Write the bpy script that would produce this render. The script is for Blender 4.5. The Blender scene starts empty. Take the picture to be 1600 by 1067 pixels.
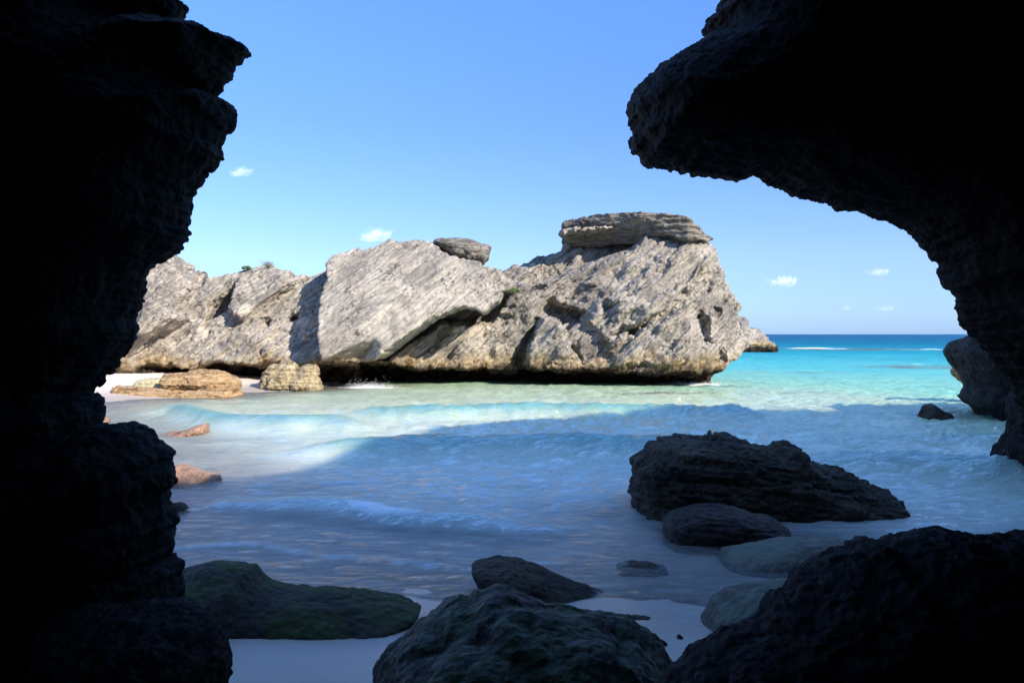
import bpy, math, random
import numpy as np
R = math.radians
random.seed(7)
SC = bpy.context.scene
COL = SC.collection

# ------------------------------------------------------------------ camera, sky, sun, exposure
F, CX, HZ, H = 1250.0, 800.0, 522.0, 2.0      # focal length in photo pixels, centre, horizon row, eye height
cam_d = bpy.data.cameras.new('camera'); cam = bpy.data.objects.new('camera', cam_d); COL.objects.link(cam)
cam_d.sensor_width = 36.0; cam_d.lens = 36.0 * F / 1600.0
cam.location = (0, 0, H); cam.rotation_euler = (R(90), 0, 0)
cam_d.shift_y = -(533.5 - HZ) / 1600.0
cam_d.clip_start = 0.05; cam_d.clip_end = 20000
SC.camera = cam
SUN_A, SUN_E = R(48), R(30)                   # sun stands behind the camera's right shoulder
w = bpy.data.worlds.new("World"); SC.world = w; w.use_nodes = True
nt = w.node_tree; nt.nodes.clear()
sky = nt.nodes.new('ShaderNodeTexSky'); sky.sky_type = 'NISHITA'; sky.sun_disc = False
sky.sun_elevation = SUN_E; sky.sun_rotation = math.pi - SUN_A
sky.air_density = 1.0; sky.dust_density = 0.25; sky.ozone_density = 2.2
bg = nt.nodes.new('ShaderNodeBackground'); bg.inputs['Strength'].default_value = 0.15
wo = nt.nodes.new('ShaderNodeOutputWorld')
tc = nt.nodes.new('ShaderNodeTexCoord'); sx = nt.nodes.new('ShaderNodeSeparateXYZ'); nt.links.new(tc.outputs['Generated'], sx.inputs[0])
cr = nt.nodes.new('ShaderNodeValToRGB'); nt.links.new(sx.outputs[2], cr.inputs[0]); e = cr.color_ramp.elements
SKYTINT = [(0.0, (0.076, 0.125, 0.28)), (0.02, (0.088, 0.129, 0.25)), (0.09, (0.117, 0.141, 0.222)), (0.25, (0.118, 0.156, 0.24)), (0.38, (0.133, 0.193, 0.30)), (0.60, (0.34, 0.44, 0.58)), (1.0, (0.42, 0.52, 0.64))]
while len(e) < len(SKYTINT): e.new(0.5)
for i, (p, c) in enumerate(SKYTINT): e[i].position = p; e[i].color = (*c, 1)
mu = nt.nodes.new('ShaderNodeVectorMath'); mu.operation = 'MULTIPLY'; nt.links.new(sky.outputs[0], mu.inputs[0]); nt.links.new(cr.outputs[0], mu.inputs[1])
m2 = nt.nodes.new('ShaderNodeVectorMath'); m2.operation = 'SCALE'; m2.inputs['Scale'].default_value = 3.3; nt.links.new(mu.outputs[0], m2.inputs[0])
nt.links.new(m2.outputs[0], bg.inputs[0]); nt.links.new(bg.outputs[0], wo.inputs[0])
sd = bpy.data.lights.new('sun', 'SUN'); sd.energy = 5.0; sd.angle = R(0.5); sd.color = (1.0, 0.91, 0.78)
sun = bpy.data.objects.new('sun', sd); COL.objects.link(sun)
sun.rotation_euler = (R(90) - SUN_E, 0, SUN_A)
sun.location = (20, -20, 30)
SC.view_settings.view_transform = 'Standard'; SC.view_settings.look = 'None'
SC.view_settings.exposure = 0.95; SC.view_settings.gamma = 1.0
SC.cycles.max_bounces = 6; SC.cycles.volume_bounces = 3; SC.cycles.volume_max_steps = 128; SC.cycles.transparent_max_bounces = 12

# ------------------------------------------------------------------ noise
_r = np.random.RandomState(3)
_G = _r.normal(size=(256, 3)).astype(np.float32); _G /= np.linalg.norm(_G, axis=1)[:, None]
def _h(i, j, k, s):
    n = (i * 73856093) ^ (j * 19349663) ^ (k * 83492791) ^ (s * 2654435)
    n = (n ^ (n >> 13)) * 1274126177
    return (n ^ (n >> 16))
def perlin(P, s=0):
    P = P.astype(np.float64); I = np.floor(P).astype(np.int64); f = (P - I)
    u = f * f * f * (f * (f * 6 - 15) + 10)
    out = np.zeros(len(P))
    for a in (0, 1):
        for b in (0, 1):
            for c in (0, 1):
                g = _G[_h(I[:, 0] + a, I[:, 1] + b, I[:, 2] + c, s) & 255]
                d = g[:, 0] * (f[:, 0] - a) + g[:, 1] * (f[:, 1] - b) + g[:, 2] * (f[:, 2] - c)
                wt = (u[:, 0] if a else 1 - u[:, 0]) * (u[:, 1] if b else 1 - u[:, 1]) * (u[:, 2] if c else 1 - u[:, 2])
                out += wt * d
    return out * 1.6
def fbm(P, o=4, s=0, g=0.5):
    r = 0; a = 1.0
    for i in range(o):
        r = r + a * perlin(P * 2.03 ** i + 11.3 * i, s + i); a *= g
    return r
def ridged(P, o=4, s=0, g=0.5):
    r = 0; a = 1.0
    for i in range(o):
        r = r + a * (1 - 2 * np.abs(perlin(P * 2.07 ** i + 7.7 * i, s + i))); a *= g
    return r
def worley(P, s=0):
    I = np.floor(P).astype(np.int64); best = np.full(len(P), 9.0); sec = np.full(len(P), 9.0); cid = np.zeros(len(P), dtype=np.int64)
    for a in (-1, 0, 1):
        for b in (-1, 0, 1):
            for c in (-1, 0, 1):
                J = I + (a, b, c); hh = _h(J[:, 0], J[:, 1], J[:, 2], s)
                q = np.stack([(hh & 1023), (hh >> 10) & 1023, (hh >> 20) & 1023], 1) / 1023.0
                d = np.linalg.norm(J + q - P, axis=1)
                m = d < best
                sec = np.where(m, best, np.minimum(sec, d)); cid = np.where(m, hh & 1023, cid); best = np.where(m, d, best)
    return best, sec, cid / 1023.0
def smooth(a, b, x):
    t = np.clip((x - a) / (b - a), 0, 1); return t * t * (3 - 2 * t)

# ------------------------------------------------------------------ meshes
def W(px, py, d): return ((px - CX) / F * d, H + (HZ - py) / F * d)
def mesh(name, V, Q, mat=None, parent=None, origin=None, smoothed=True, tris=False):
    V = np.asarray(V, dtype=np.float64); Q = np.asarray(Q, dtype=np.int32); k = Q.shape[1]
    if origin is None:
        lo, hi = V.min(0), V.max(0); origin = np.array([(lo[0] + hi[0]) / 2, (lo[1] + hi[1]) / 2, max(lo[2], 0.0)])
        if parent is not None: origin = np.array(parent.location)
    origin = np.array(origin)
    me = bpy.data.meshes.new(name)
    me.vertices.add(len(V)); me.vertices.foreach_set('co', (V - origin).astype(np.float32).ravel())
    me.loops.add(Q.size); me.loops.foreach_set('vertex_index', Q.ravel())
    me.polygons.add(len(Q)); me.polygons.foreach_set('loop_start', np.arange(0, Q.size, k, dtype=np.int32))
    me.polygons.foreach_set('loop_total', np.full(len(Q), k, dtype=np.int32))
    me.polygons.foreach_set('use_smooth', np.full(len(Q), smoothed))
    me.update(calc_edges=True); me.validate()
    if mat: me.materials.append(mat)
    o = bpy.data.objects.new(name, me); COL.objects.link(o)
    if parent is not None: o.parent = parent
    else: o.location = origin
    return o
def tag(o, label=None, cat=None, group=None, kind=None):
    for k, v in (('label', label), ('category', cat), ('group', group), ('kind', kind)):
        if v: o[k] = v
    return o
def empty(name, loc):
    o = bpy.data.objects.new(name, None); COL.objects.link(o); o.location = loc; o.empty_display_size = 0.3; return o

def surface_nets(f, org, h):
    ins = f > 0
    nx, ny, nz = f.shape
    c = np.zeros((nx - 1, ny - 1, nz - 1), dtype=np.uint8)
    for a in (0, 1):
        for b in (0, 1):
            for d in (0, 1):
                c += ins[a:nx - 1 + a, b:ny - 1 + b, d:nz - 1 + d]
    act = np.argwhere((c > 0) & (c < 8))
    idx = np.full(c.shape, -1, dtype=np.int64); idx[act[:, 0], act[:, 1], act[:, 2]] = np.arange(len(act))
    S = np.zeros((len(act), 3)); n = np.zeros(len(act))
    cor = [(a, b, d) for a in (0, 1) for b in (0, 1) for d in (0, 1)]
    for i, p in enumerate(cor):
        for q in cor[i + 1:]:
            if sum(abs(p[k] - q[k]) for k in range(3)) != 1: continue
            f0 = f[act[:, 0] + p[0], act[:, 1] + p[1], act[:, 2] + p[2]]
            f1 = f[act[:, 0] + q[0], act[:, 1] + q[1], act[:, 2] + q[2]]
            m = (f0 > 0) != (f1 > 0)
            t = np.where(m, f0 / np.where(m, f0 - f1, 1), 0)
            S += np.where(m[:, None], np.array(p) + t[:, None] * (np.array(q) - np.array(p)), 0); n += m
    V = (act + S / n[:, None]) * h + org
    Q = []
    for ax in range(3):
        s0 = [slice(None)] * 3; s1 = [slice(None)] * 3
        s0[ax] = slice(0, -1); s1[ax] = slice(1, None)
        e = np.argwhere(ins[tuple(s0)] != ins[tuple(s1)])
        o1, o2 = [(1, 2), (2, 0), (0, 1)][ax]
        e = e[(e[:, o1] > 0) & (e[:, o2] > 0) & (e[:, o1] < f.shape[o1] - 1) & (e[:, o2] < f.shape[o2] - 1)]
        def g(d1, d2):
            z = e.copy(); z[:, o1] += d1; z[:, o2] += d2
            return idx[z[:, 0], z[:, 1], z[:, 2]]
        q = np.stack([g(-1, -1), g(0, -1), g(0, 0), g(-1, 0)], 1)
        flip = ~ins[e[:, 0], e[:, 1], e[:, 2]]
        q[flip] = q[flip][:, ::-1]
        Q.append(q)
    return V, np.concatenate(Q)
def normals(V, Q):
    n = np.cross(V[Q[:, 2]] - V[Q[:, 0]], V[Q[:, 3]] - V[Q[:, 1]])
    N = np.zeros_like(V)
    for k in range(4): 
        for a in range(3): N[:, a] += np.bincount(Q[:, k], n[:, a], len(V))
    return N / np.maximum(np.linalg.norm(N, axis=1), 1e-9)[:, None]
def poly_sd(poly, X, Z):
    """signed distance, positive inside"""
    P = np.asarray(poly, float); d = np.full(X.shape, 1e9); ins = np.zeros(X.shape, bool)
    for i in range(len(P)):
        a, b = P[i], P[(i + 1) % len(P)]; e = b - a
        t = np.clip(((X - a[0]) * e[0] + (Z - a[1]) * e[1]) / max(e @ e, 1e-12), 0, 1)
        d = np.minimum(d, np.hypot(X - a[0] - t * e[0], Z - a[1] - t * e[1]))
        if a[1] != b[1]:
            c = ((a[1] > Z) != (b[1] > Z)) & (X < (b[0] - a[0]) * (Z - a[1]) / (b[1] - a[1]) + a[0])
            ins ^= c
    return np.where(ins, d, -d)
def rough(pts, amp, seed, step=4.0):
    """breaks a traced outline into a crumbly one"""
    out = []
    for i in range(len(pts)):
        a, b = np.array(pts[i], float), np.array(pts[(i + 1) % len(pts)], float); L = np.linalg.norm(b - a)
        if L > 200: out.append(a); continue
        k = max(1, int(L / step)); nrm = np.array([b[1] - a[1], a[0] - b[0]]) / max(L, 1e-6)
        for j in range(k):
            p = a + (b - a) * j / k
            q = np.array([[p[0] / 9, p[1] / 9, seed * 1.3]])
            out.append(p + nrm * amp * (perlin(q, seed)[0] * 1.3 + 0.8 * perlin(q * 2.6, seed + 1)[0] + 0.55 * perlin(q * 5.3, seed + 2)[0]))
    return [tuple(p) for p in out]
def wpoly(pts, d): return [W(x, y, d) for x, y in pts]

def displace(V, Q, amp, scale, kind='rock', seed=0, strata=None):
    """moves the vertices along their normals by rock relief; amp in metres, scale = size of the main lumps"""
    N = normals(V, Q); P = V / scale
    if kind == 'smooth':
        d = fbm(P, 3, seed) * 0.8 + 0.25 * fbm(P * 4, 3, seed + 9) - 0.3 * np.clip(np.abs(perlin(P * 1.3 + 5, seed + 3)) * -9 + 1, 0, 1) + 0.07 * ridged(P * 9, 3, seed + 12)
    elif kind in ('bedded', 'layered'):
        a_ = R(38) if kind == 'bedded' else R(-6); u = V[:, 0] * math.cos(a_) + V[:, 2] * math.sin(a_); v = -V[:, 0] * math.sin(a_) + V[:, 2] * math.cos(a_) - 0.2 * V[:, 1]
        A = np.stack([u / 2.6, V[:, 1] / 1.3, v / 0.75], 1) / scale
        wv_ = 0.3 * np.stack([perlin(A * 2, seed + 31), perlin(A * 2, seed + 32), perlin(A * 2, seed + 33)], 1)
        f1, f2, ci = worley(A * 1.1 + wv_, seed); g1, g2, cj = worley(A * 2.9 + wv_, seed + 7)
        d = 0.55 * fbm(A, 4, seed, 0.55) + 0.75 * (ci - 0.5) + 0.32 * (cj - 0.5) - 0.45 * np.clip(1 - (f2 - f1) * 8, 0, 1) - 0.2 * np.clip(1 - (g2 - g1) * 6, 0, 1) + 0.22 * ridged(A * np.array([3, 5, 7]), 3, seed + 4) + 0.12 * fbm(P * 7, 4, seed + 8)
    elif kind == 'ridge':
        c, s_ = math.cos(0.6), math.sin(0.6); A = np.stack([(V[:, 0] * c + V[:, 2] * s_) * 0.55, V[:, 1], (-V[:, 0] * s_ + V[:, 2] * c) * 1.5], 1) / scale
        d = 0.9 * fbm(A, 3, seed) + 0.5 * (1 - 2.4 * np.abs(perlin(A * 1.1 + 3, seed + 3))) + 0.14 * fbm(P * 5, 4, seed + 9)
    elif kind == 'karst':
        f1, f2, _ = worley(P * 2.2 + 0.35 * np.stack([perlin(P * 3, seed + 31), perlin(P * 3, seed + 32), perlin(P * 3, seed + 33)], 1), seed)
        g1, g2, _ = worley(P * 6.5, seed + 5)
        d = 0.8 * fbm(P, 4, seed) - 0.9 * np.clip(0.55 - f1, 0, 1) + 0.45 * (0.5 - g1) * 0.8 + 0.30 * ridged(P * 5, 4, seed + 4)
    else:
        f1, f2, ci = worley(P * np.array([1.0, 1.0, 1.5]) + 0.4 * np.stack([perlin(P * 2, seed + 31), perlin(P * 2, seed + 32), perlin(P * 2, seed + 33)], 1), seed)
        crack = np.clip(1 - (f2 - f1) * 7, 0, 1)
        d = 0.7 * fbm(P, 5, seed, 0.55) + 0.5 * (ci - 0.5) - 0.5 * crack + 0.2 * ridged(P * 4, 3, seed + 4)
    V = V + N * (d * amp)[:, None]
    if strata:
        nv, per, sa = strata
        t = (V @ np.array(nv)) / per + 0.35 * fbm(V / 1.7, 3, seed + 50)
        z = np.zeros(len(V))
        T = np.stack([t, V[:, 0] * 0.25, V[:, 2] * 0.25], 1)
        s = perlin(T * np.array([1, 1, 1.0]), seed + 60) + 0.6 * perlin(T * np.array([2.7, 1.6, 1.6]), seed + 61) + 0.4 * perlin(T * np.array([6.1, 2, 2]), seed + 62)
        V = V + N * (s * sa)[:, None]
    return V

SHADE = [(-30, 9), (-5.6, 10.6), (-4.03, 10.7), (-3.06, 11.6), (-2.62, 13.7), (-1.54, 16.8), (.46, 18.2), (5.2, 20.5), (9.3, 20.2), (13.6, 20.2), (40, 21)]
SX, SY = [p[0] for p in SHADE], [p[1] for p in SHADE]
def z_lim(x, y):
    """highest point above (x, y) whose shadow still falls inside the shaded bay"""
    out = np.full(x.shape, 20.0); done = np.zeros(x.shape, bool)
    for zz in np.arange(0, 20, 0.1):
        k = zz / math.tan(SUN_E); lx, ly = x - math.sin(SUN_A) * k, y + math.cos(SUN_A) * k
        m = (~done) & (ly > np.interp(lx, SX, SY)); out[m] = zz; done |= m
    return out
def under_sun(f, X, Y, Z):
    """keeps what rises above the picture low enough for the bay's sunlit part"""
    zl = z_lim(X[:, 0, :][:, :1] + 0 * Y[:, :, 0], Y[:, :, 0])[:, :, None] - 0.1
    return np.where(Z > 2.05 + 0.427 * Y, np.minimum(f, zl - Z), f)

def boulder(outline, D, tf, tb, wd, vox=0.04, amp=0.06, scale=0.5, kind='rock', seed=0, lean=0.0, mod=None, strata=None, bottom=-0.4, px=True, vy=None):
    """closed rock whose cross-section is the outline (photo pixels at distance D), shrinking towards front and back"""
    pl = wpoly(outline, D) if px else outline
    A = np.array(pl); m = amp + 3 * vox + 0.02
    lo = np.array([A[:, 0].min() - m, D - tf - m, max(A[:, 1].min() - m, bottom)]); hi = np.array([A[:, 0].max() + m, D + tb + m, A[:, 1].max() + m])
    hv = np.array([vox, vy or vox, vox]); n = np.ceil((hi - lo) / hv).astype(int) + 1
    x = lo[0] + vox * np.arange(n[0]); y = lo[1] + hv[1] * np.arange(n[1]); z = lo[2] + vox * np.arange(n[2])
    X, Z = np.meshgrid(x, z, indexing='ij')
    s = poly_sd(pl, X, Z)
    Y = y[None, :, None] - lean * (Z[:, None, :])
    T = np.where(Y < D, tf, tb)
    q = np.clip(np.abs(Y - D) / T, 0, 1.2)
    shrink = np.where(q < 1, 1 - np.sqrt(np.clip(1 - q * q, 0, 1)), 1 + (q - 1) * 6)
    f = s[:, None, :] - wd * shrink
    if mod is not None: f = mod(f, X[:, None, :], y[None, :, None] + 0 * f, Z[:, None, :])
    f[0] = f[-1] = -1; f[:, 0] = f[:, -1] = -1; f[:, :, 0] = f[:, :, -1] = -1
    V, Q = surface_nets(f, lo, hv)
    V = displace(V, Q, amp, scale, kind, seed, strata)
    return V, Q

# ------------------------------------------------------------------ materials
class NT:
    def __init__(s, name):
        s.m = bpy.data.materials.new(name); s.m.use_nodes = True; s.t = s.m.node_tree; s.t.nodes.clear()
        s.out = s.n('ShaderNodeOutputMaterial')
    def n(s, t, **kw):
        o = s.t.nodes.new(t)
        for k, v in kw.items(): setattr(o, k, v)
        return o
    def l(s, a, b): s.t.links.new(a, b)
    def pos(s):
        if not hasattr(s, 'g'): s.g = s.n('ShaderNodeNewGeometry')
        return s.g.outputs['Position']
    def mapped(s, scale=(1, 1, 1), rot=(0, 0, 0), src=None):
        m = s.n('ShaderNodeMapping'); m.inputs['Scale'].default_value = scale; m.inputs['Rotation'].default_value = rot
        s.l(src or s.pos(), m.inputs['Vector']); return m.outputs[0]
    def noise(s, scale, detail=4, rough=0.55, vec=None, dist=0.0):
        o = s.n('ShaderNodeTexNoise'); o.inputs['Scale'].default_value = scale; o.inputs['Detail'].default_value = detail
        o.inputs['Roughness'].default_value = rough; o.inputs['Distortion'].default_value = dist
        s.l(vec if vec is not None else s.pos(), o.inputs['Vector']); return o.outputs[0]
    def vor(s, scale, vec=None, feat='F1'):
        o = s.n('ShaderNodeTexVoronoi'); o.feature = feat; o.inputs['Scale'].default_value = scale
        s.l(vec if vec is not None else s.pos(), o.inputs['Vector']); return o.outputs['Distance']
    def ramp(s, fac, stops, interp='LINEAR'):
        o = s.n('ShaderNodeValToRGB'); o.color_ramp.interpolation = interp; e = o.color_ramp.elements
        while len(e) < len(stops): e.new(0.5)
        for i, (p, c) in enumerate(stops):
            e[i].position = p; e[i].color = (*c, 1) if not isinstance(c, (int, float)) else (c, c, c, 1)
        s.l(fac, o.inputs[0]); return o.outputs[0]
    def math(s, op, a, b=None, c=None, clamp=False):
        o = s.n('ShaderNodeMath', operation=op); o.use_clamp = clamp
        for i, v in enumerate((a, b, c)):
            if v is None: continue
            if isinstance(v, (int, float)): o.inputs[i].default_value = v
            else: s.l(v, o.inputs[i])
        return o.outputs[0]
    def mix(s, fac, a, b, blend='MIX'):
        o = s.n('ShaderNodeMix', data_type='RGBA', blend_type=blend)
        if isinstance(fac, (int, float)): o.inputs[0].default_value = fac
        else: s.l(fac, o.inputs[0])
        for i, v in ((6, a), (7, b)):
            if isinstance(v, tuple): o.inputs[i].default_value = (*v, 1)
            else: s.l(v, o.inputs[i])
        return o.outputs[2]
    def rng(s, v, a, b, c=0.0, d=1.0):
        o = s.n('ShaderNodeMapRange'); o.interpolation_type = 'SMOOTHSTEP'
        s.l(v, o.inputs[0])
        for i, k in enumerate((a, b, c, d)): o.inputs[i + 1].default_value = k
        return o.outputs[0]
    def bump(s, h, dist, strength=1.0, nrm=None):
        o = s.n('ShaderNodeBump'); o.inputs['Strength'].default_value = strength; o.inputs['Distance'].default_value = dist
        s.l(h, o.inputs['Height'])
        if nrm is not None: s.l(nrm, o.inputs['Normal'])
        return o.outputs[0]
    def attr(s, name):
        o = s.n('ShaderNodeAttribute'); o.attribute_name = name; return o.outputs['Fac']
    def xyz(s):
        o = s.n('ShaderNodeSeparateXYZ'); s.l(s.pos(), o.inputs[0]); return o.outputs
    def principled(s, col, rough=0.85, nrm=None, spec=0.3, **kw):
        p = s.n('ShaderNodeBsdfPrincipled')
        if isinstance(col, tuple): p.inputs['Base Color'].default_value = (*col, 1)
        else: s.l(col, p.inputs['Base Color'])
        if isinstance(rough, (int, float)): p.inputs['Roughness'].default_value = rough
        else: s.l(rough, p.inputs['Roughness'])
        p.inputs['Specular IOR Level'].default_value = spec
        if nrm is not None: s.l(nrm, p.inputs['Normal'])
        s.l(p.outputs[0], s.out.inputs['Surface']); s.p = p
        return s.m

def limestone(name, dip=38, tone=1.0, sc=1.0, horiz=False, tide=True, warm=0.0):
    t = NT(name)
    a = R(-dip) if not horiz else 0
    # coordinates running along the bedding
    # bedding normal in the picture plane: rotate about Y so that beds climb to the right
    vm = t.mapped((0.5 * sc, 0.9 * sc, 6.5 * sc), (0, 0, 0), t.mapped((1, 1, 1), (0, -a, 0)))
    beds = t.noise(1.3, 6, 0.68, vm, 1.1)
    fine = t.noise(7.0 * sc, 6, 0.65)
    vm2 = t.mapped((1.6 * sc, 2.5 * sc, 17 * sc), (0, 0, 0), t.mapped((1, 1, 1), (0, -a, 0)))
    stri = t.noise(1.0, 5, 0.7, vm2, 0.8)
    big = t.noise(0.55 * sc, 4, 0.55)
    col = t.ramp(big, [(0.3, (0.38 * tone, 0.33 * tone, 0.265 * tone)), (0.5, (0.55 * tone, 0.48 * tone, 0.385 * tone)), (0.7, (0.64 * tone, 0.565 * tone, 0.45 * tone))])
    col = t.mix(t.rng(beds, 0.36, 0.60, 0.55, 0.0), col, (0.17 * tone, 0.16 * tone, 0.15 * tone))
    zone = t.rng(t.noise(0.45 * sc, 3, 0.6, t.mapped((1, 1, 1.4))), 0.40, 0.60, 0.12, 1.0)
    col = t.mix(t.math('MULTIPLY', t.rng(stri, 0.40, 0.56, 0.6, 0.0), zone), col, (0.14 * tone, 0.13 * tone, 0.12 * tone))
    dk = t.math('MULTIPLY', t.math('MULTIPLY', t.rng(fine, 0.50, 0.62), 0.85), t.rng(t.noise(0.9 * sc, 4, 0.65), 0.42, 0.62, 0.15, 1.0))
    col = t.mix(dk, col, (0.075, 0.075, 0.075))
    vv = t.noise(4.5 * sc, 5, 0.7, None, 1.2)
    pit = t.rng(vv, 0.36, 0.43, 1.0, 0.0)
    pit = t.math('MULTIPLY', pit, t.rng(t.noise(1.2 * sc, 3), 0.48, 0.62))
    col = t.mix(t.math('MULTIPLY', pit, 0.75), col, (0.06, 0.058, 0.055))
    lich = t.rng(t.noise(0.8 * sc, 6, 0.7, None, 0.8), 0.50, 0.60)
    col = t.mix(t.math('MULTIPLY', lich, 0.5), col, (0.11 * tone, 0.105 * tone, 0.098 * tone))
    if tide:
        z = t.math('ADD', t.xyz()[2], t.math('MULTIPLY', t.math('SUBTRACT', t.noise(0.7, 4), 0.5), 1.5))
        zz = t.math('ADD', t.xyz()[2], t.math('MULTIPLY', t.math('SUBTRACT', t.noise(1.9, 4), 0.5), 0.8))
        och = t.ramp(t.noise(3.2, 5, 0.65), [(0.36, (0.07, 0.05, 0.025)), (0.48, (0.32, 0.23, 0.115)), (0.62, (0.50, 0.39, 0.235))])
        col = t.mix(t.math('MULTIPLY', t.rng(z, 0.7, 1.45, 1.0, 0.0), t.rng(t.noise(1.1, 4, 0.6), 0.32, 0.50, 0.35, 1.0)), col, och)
        drk = t.ramp(t.noise(4.5, 4), [(0.4, (0.012, 0.010, 0.008)), (0.65, (0.07, 0.045, 0.028))])
        col = t.mix(t.rng(zz, 0.5, 0.95, 1.0, 0.0), col, drk)
    hgt = t.math('ADD', t.math('MULTIPLY', beds, 1.5), t.math('MULTIPLY', fine, 0.8))
    hgt = t.math('SUBTRACT', hgt, t.math('MULTIPLY', pit, 0.7)); hgt = t.math('ADD', hgt, t.math('MULTIPLY', stri, 0.7))
    return t.principled(col, 0.92, t.bump(hgt, 0.13 / sc, 1.0), 0.15)

def dark_rock(name, c0, c1, moss=None, sc=1.0, bumpd=0.03, rough=0.75, wet=False):
    t = NT(name)
    n1 = t.noise(2.0 * sc, 5, 0.6); n2 = t.noise(14 * sc, 5, 0.65)
    f = t.math('ADD', t.math('MULTIPLY', n1, 0.6), t.math('MULTIPLY', n2, 0.4))
    col = t.ramp(f, [(0.38, c0), (0.62, c1)])
    if moss:
        g = t.n('ShaderNodeSeparateXYZ'); t.pos(); t.l(t.g.outputs['Normal'], g.inputs[0])
        up = t.rng(g.outputs[2], 0.15, 0.8)
        mm = t.math('MULTIPLY', up, t.rng(t.noise(2.6 * sc, 5, 0.6), 0.42, 0.56))
        col = t.mix(mm, col, moss)
    v = t.vor(16 * sc)
    hgt = t.math('ADD', n2, t.math('MULTIPLY', v, 0.6)); hgt = t.math('ADD', hgt, t.math('MULTIPLY', n1, 1.2))
    r = t.rng(n2, 0.35, 0.65, rough - 0.22, rough + 0.1) if wet else rough
    return t.principled(col, r, t.bump(hgt, bumpd, 1.0), 0.35 if wet else 0.15)

M = {}
M['lime'] = limestone('weathered_limestone', tone=1.05)
M['lime_bluff'] = limestone('coarse_limestone', tone=0.95)
M['lime_cap'] = limestone('bedded_limestone', horiz=True, tone=0.60, tide=False)
M['lime_grey'] = limestone('grey_limestone', dip=60, tone=0.75)
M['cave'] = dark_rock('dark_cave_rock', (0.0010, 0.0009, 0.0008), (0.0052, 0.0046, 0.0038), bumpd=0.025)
M['block'] = dark_rock('wet_dark_boulder', (0.012, 0.009, 0.006), (0.085, 0.062, 0.042), bumpd=0.05)
M['moss'] = dark_rock('mossy_dark_boulder', (0.006, 0.005, 0.004), (0.050, 0.039, 0.028), (0.026, 0.042, 0.008), bumpd=0.05, wet=True)
M['mossL'] = dark_rock('algae_covered_rock', (0.014, 0.011, 0.008), (0.060, 0.047, 0.034), (0.042, 0.052, 0.016), bumpd=0.03)
M['red'] = dark_rock('reddish_brown_rock', (0.025, 0.018, 0.016), (0.085, 0.062, 0.052), bumpd=0.03)
M['pale'] = dark_rock('pale_algae_rock', (0.05, 0.045, 0.036), (0.16, 0.145, 0.12), (0.13, 0.14, 0.10), bumpd=0.02)
M['orange'] = dark_rock('orange_wet_rock', (0.15, 0.085, 0.055), (0.36, 0.23, 0.155), bumpd=0.03, sc=1.5)
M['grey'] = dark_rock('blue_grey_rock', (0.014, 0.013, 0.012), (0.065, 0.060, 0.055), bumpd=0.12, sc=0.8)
def ochre(name, a, b, c):
    t = NT(name)
    beds = t.noise(1.6, 5, 0.6, t.mapped((0.6, 1, 8)), 0.5); fine = t.noise(9, 6, 0.65)
    f = t.math('ADD', t.math('MULTIPLY', beds, 0.55), t.math('MULTIPLY', fine, 0.45))
    col = t.ramp(f, [(0.36, a), (0.48, b), (0.62, c)])
    return t.principled(col, 0.9, t.bump(f, 0.16, 1.0), 0.2)
M['ochre'] = ochre('ochre_ledge_rock', (0.08, 0.048, 0.022), (0.30, 0.185, 0.085), (0.44, 0.31, 0.175))
M['ochre_pale'] = ochre('pale_yellow_rock', (0.18, 0.15, 0.07), (0.38, 0.33, 0.18), (0.48, 0.43, 0.28))
M['lump'] = ochre('yellow_grey_rock', (0.05, 0.036, 0.028), (0.25, 0.195, 0.11), (0.42, 0.355, 0.22))

# sand
t = NT('coral_sand')
c = t.ramp(t.noise(0.9, 4), [(0.35, (0.60, 0.47, 0.38)), (0.65, (0.70, 0.58, 0.48))])
c = t.mix(t.math('MULTIPLY', t.rng(t.noise(160, 2), 0.55, 0.7), 0.35), c, (0.35, 0.24, 0.2))
z = t.xyz()[2]
wet = t.math('MULTIPLY', t.rng(z, 0.05, 0.28, 1.0, 0.0), t.rng(z, -0.10, 0.0))
c = t.mix(t.math('MULTIPLY', wet, 0.75), c, (0.30, 0.26, 0.22))
M['sand'] = t.principled(c, t.rng(wet, 0.0, 1.0, 0.85, 0.30), t.bump(t.math('ADD', t.noise(3.5, 3), t.math('MULTIPLY', t.noise(90, 2), 0.06)), 0.02, 0.6), 0.4)

# ------------------------------------------------------------------ sea bed, beach, water
SHORE = np.array([(14, -6), (9, 3.2), (4.6, 5.3), (3.0, 5.7), (1.2, 6.3), (-0.4, 6.1), (-1.6, 6.5), (-3.0, 7.2), (-4.2, 8.6), (-5.6, 10.6), (-8.2, 14.2), (-11.8, 19.5), (-12.4, 23.0), (-9.9, 26.0), (-8.0, 28.5), (-7.0, 31), (-7, 60)], float)
def shore_dist(x, y):
    """positive on the water side"""
    shape = x.shape; x = x.ravel(); y = y.ravel()
    best = np.full(x.shape, 1e9); sg = np.ones(x.shape)
    for i in range(len(SHORE) - 1):
        a, b = SHORE[i], SHORE[i + 1]; e = b - a
        tt = np.clip(((x - a[0]) * e[0] + (y - a[1]) * e[1]) / (e @ e), 0, 1)
        dx, dy = x - a[0] - tt * e[0], y - a[1] - tt * e[1]; d = np.hypot(dx, dy)
        cr = e[0] * dy - e[1] * dx
        m = d < best - 1e-9; best = np.where(m, d, best); sg = np.where(m, np.where(cr < 0, 1, -1), sg)
    return (best * sg).reshape(shape)
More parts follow.
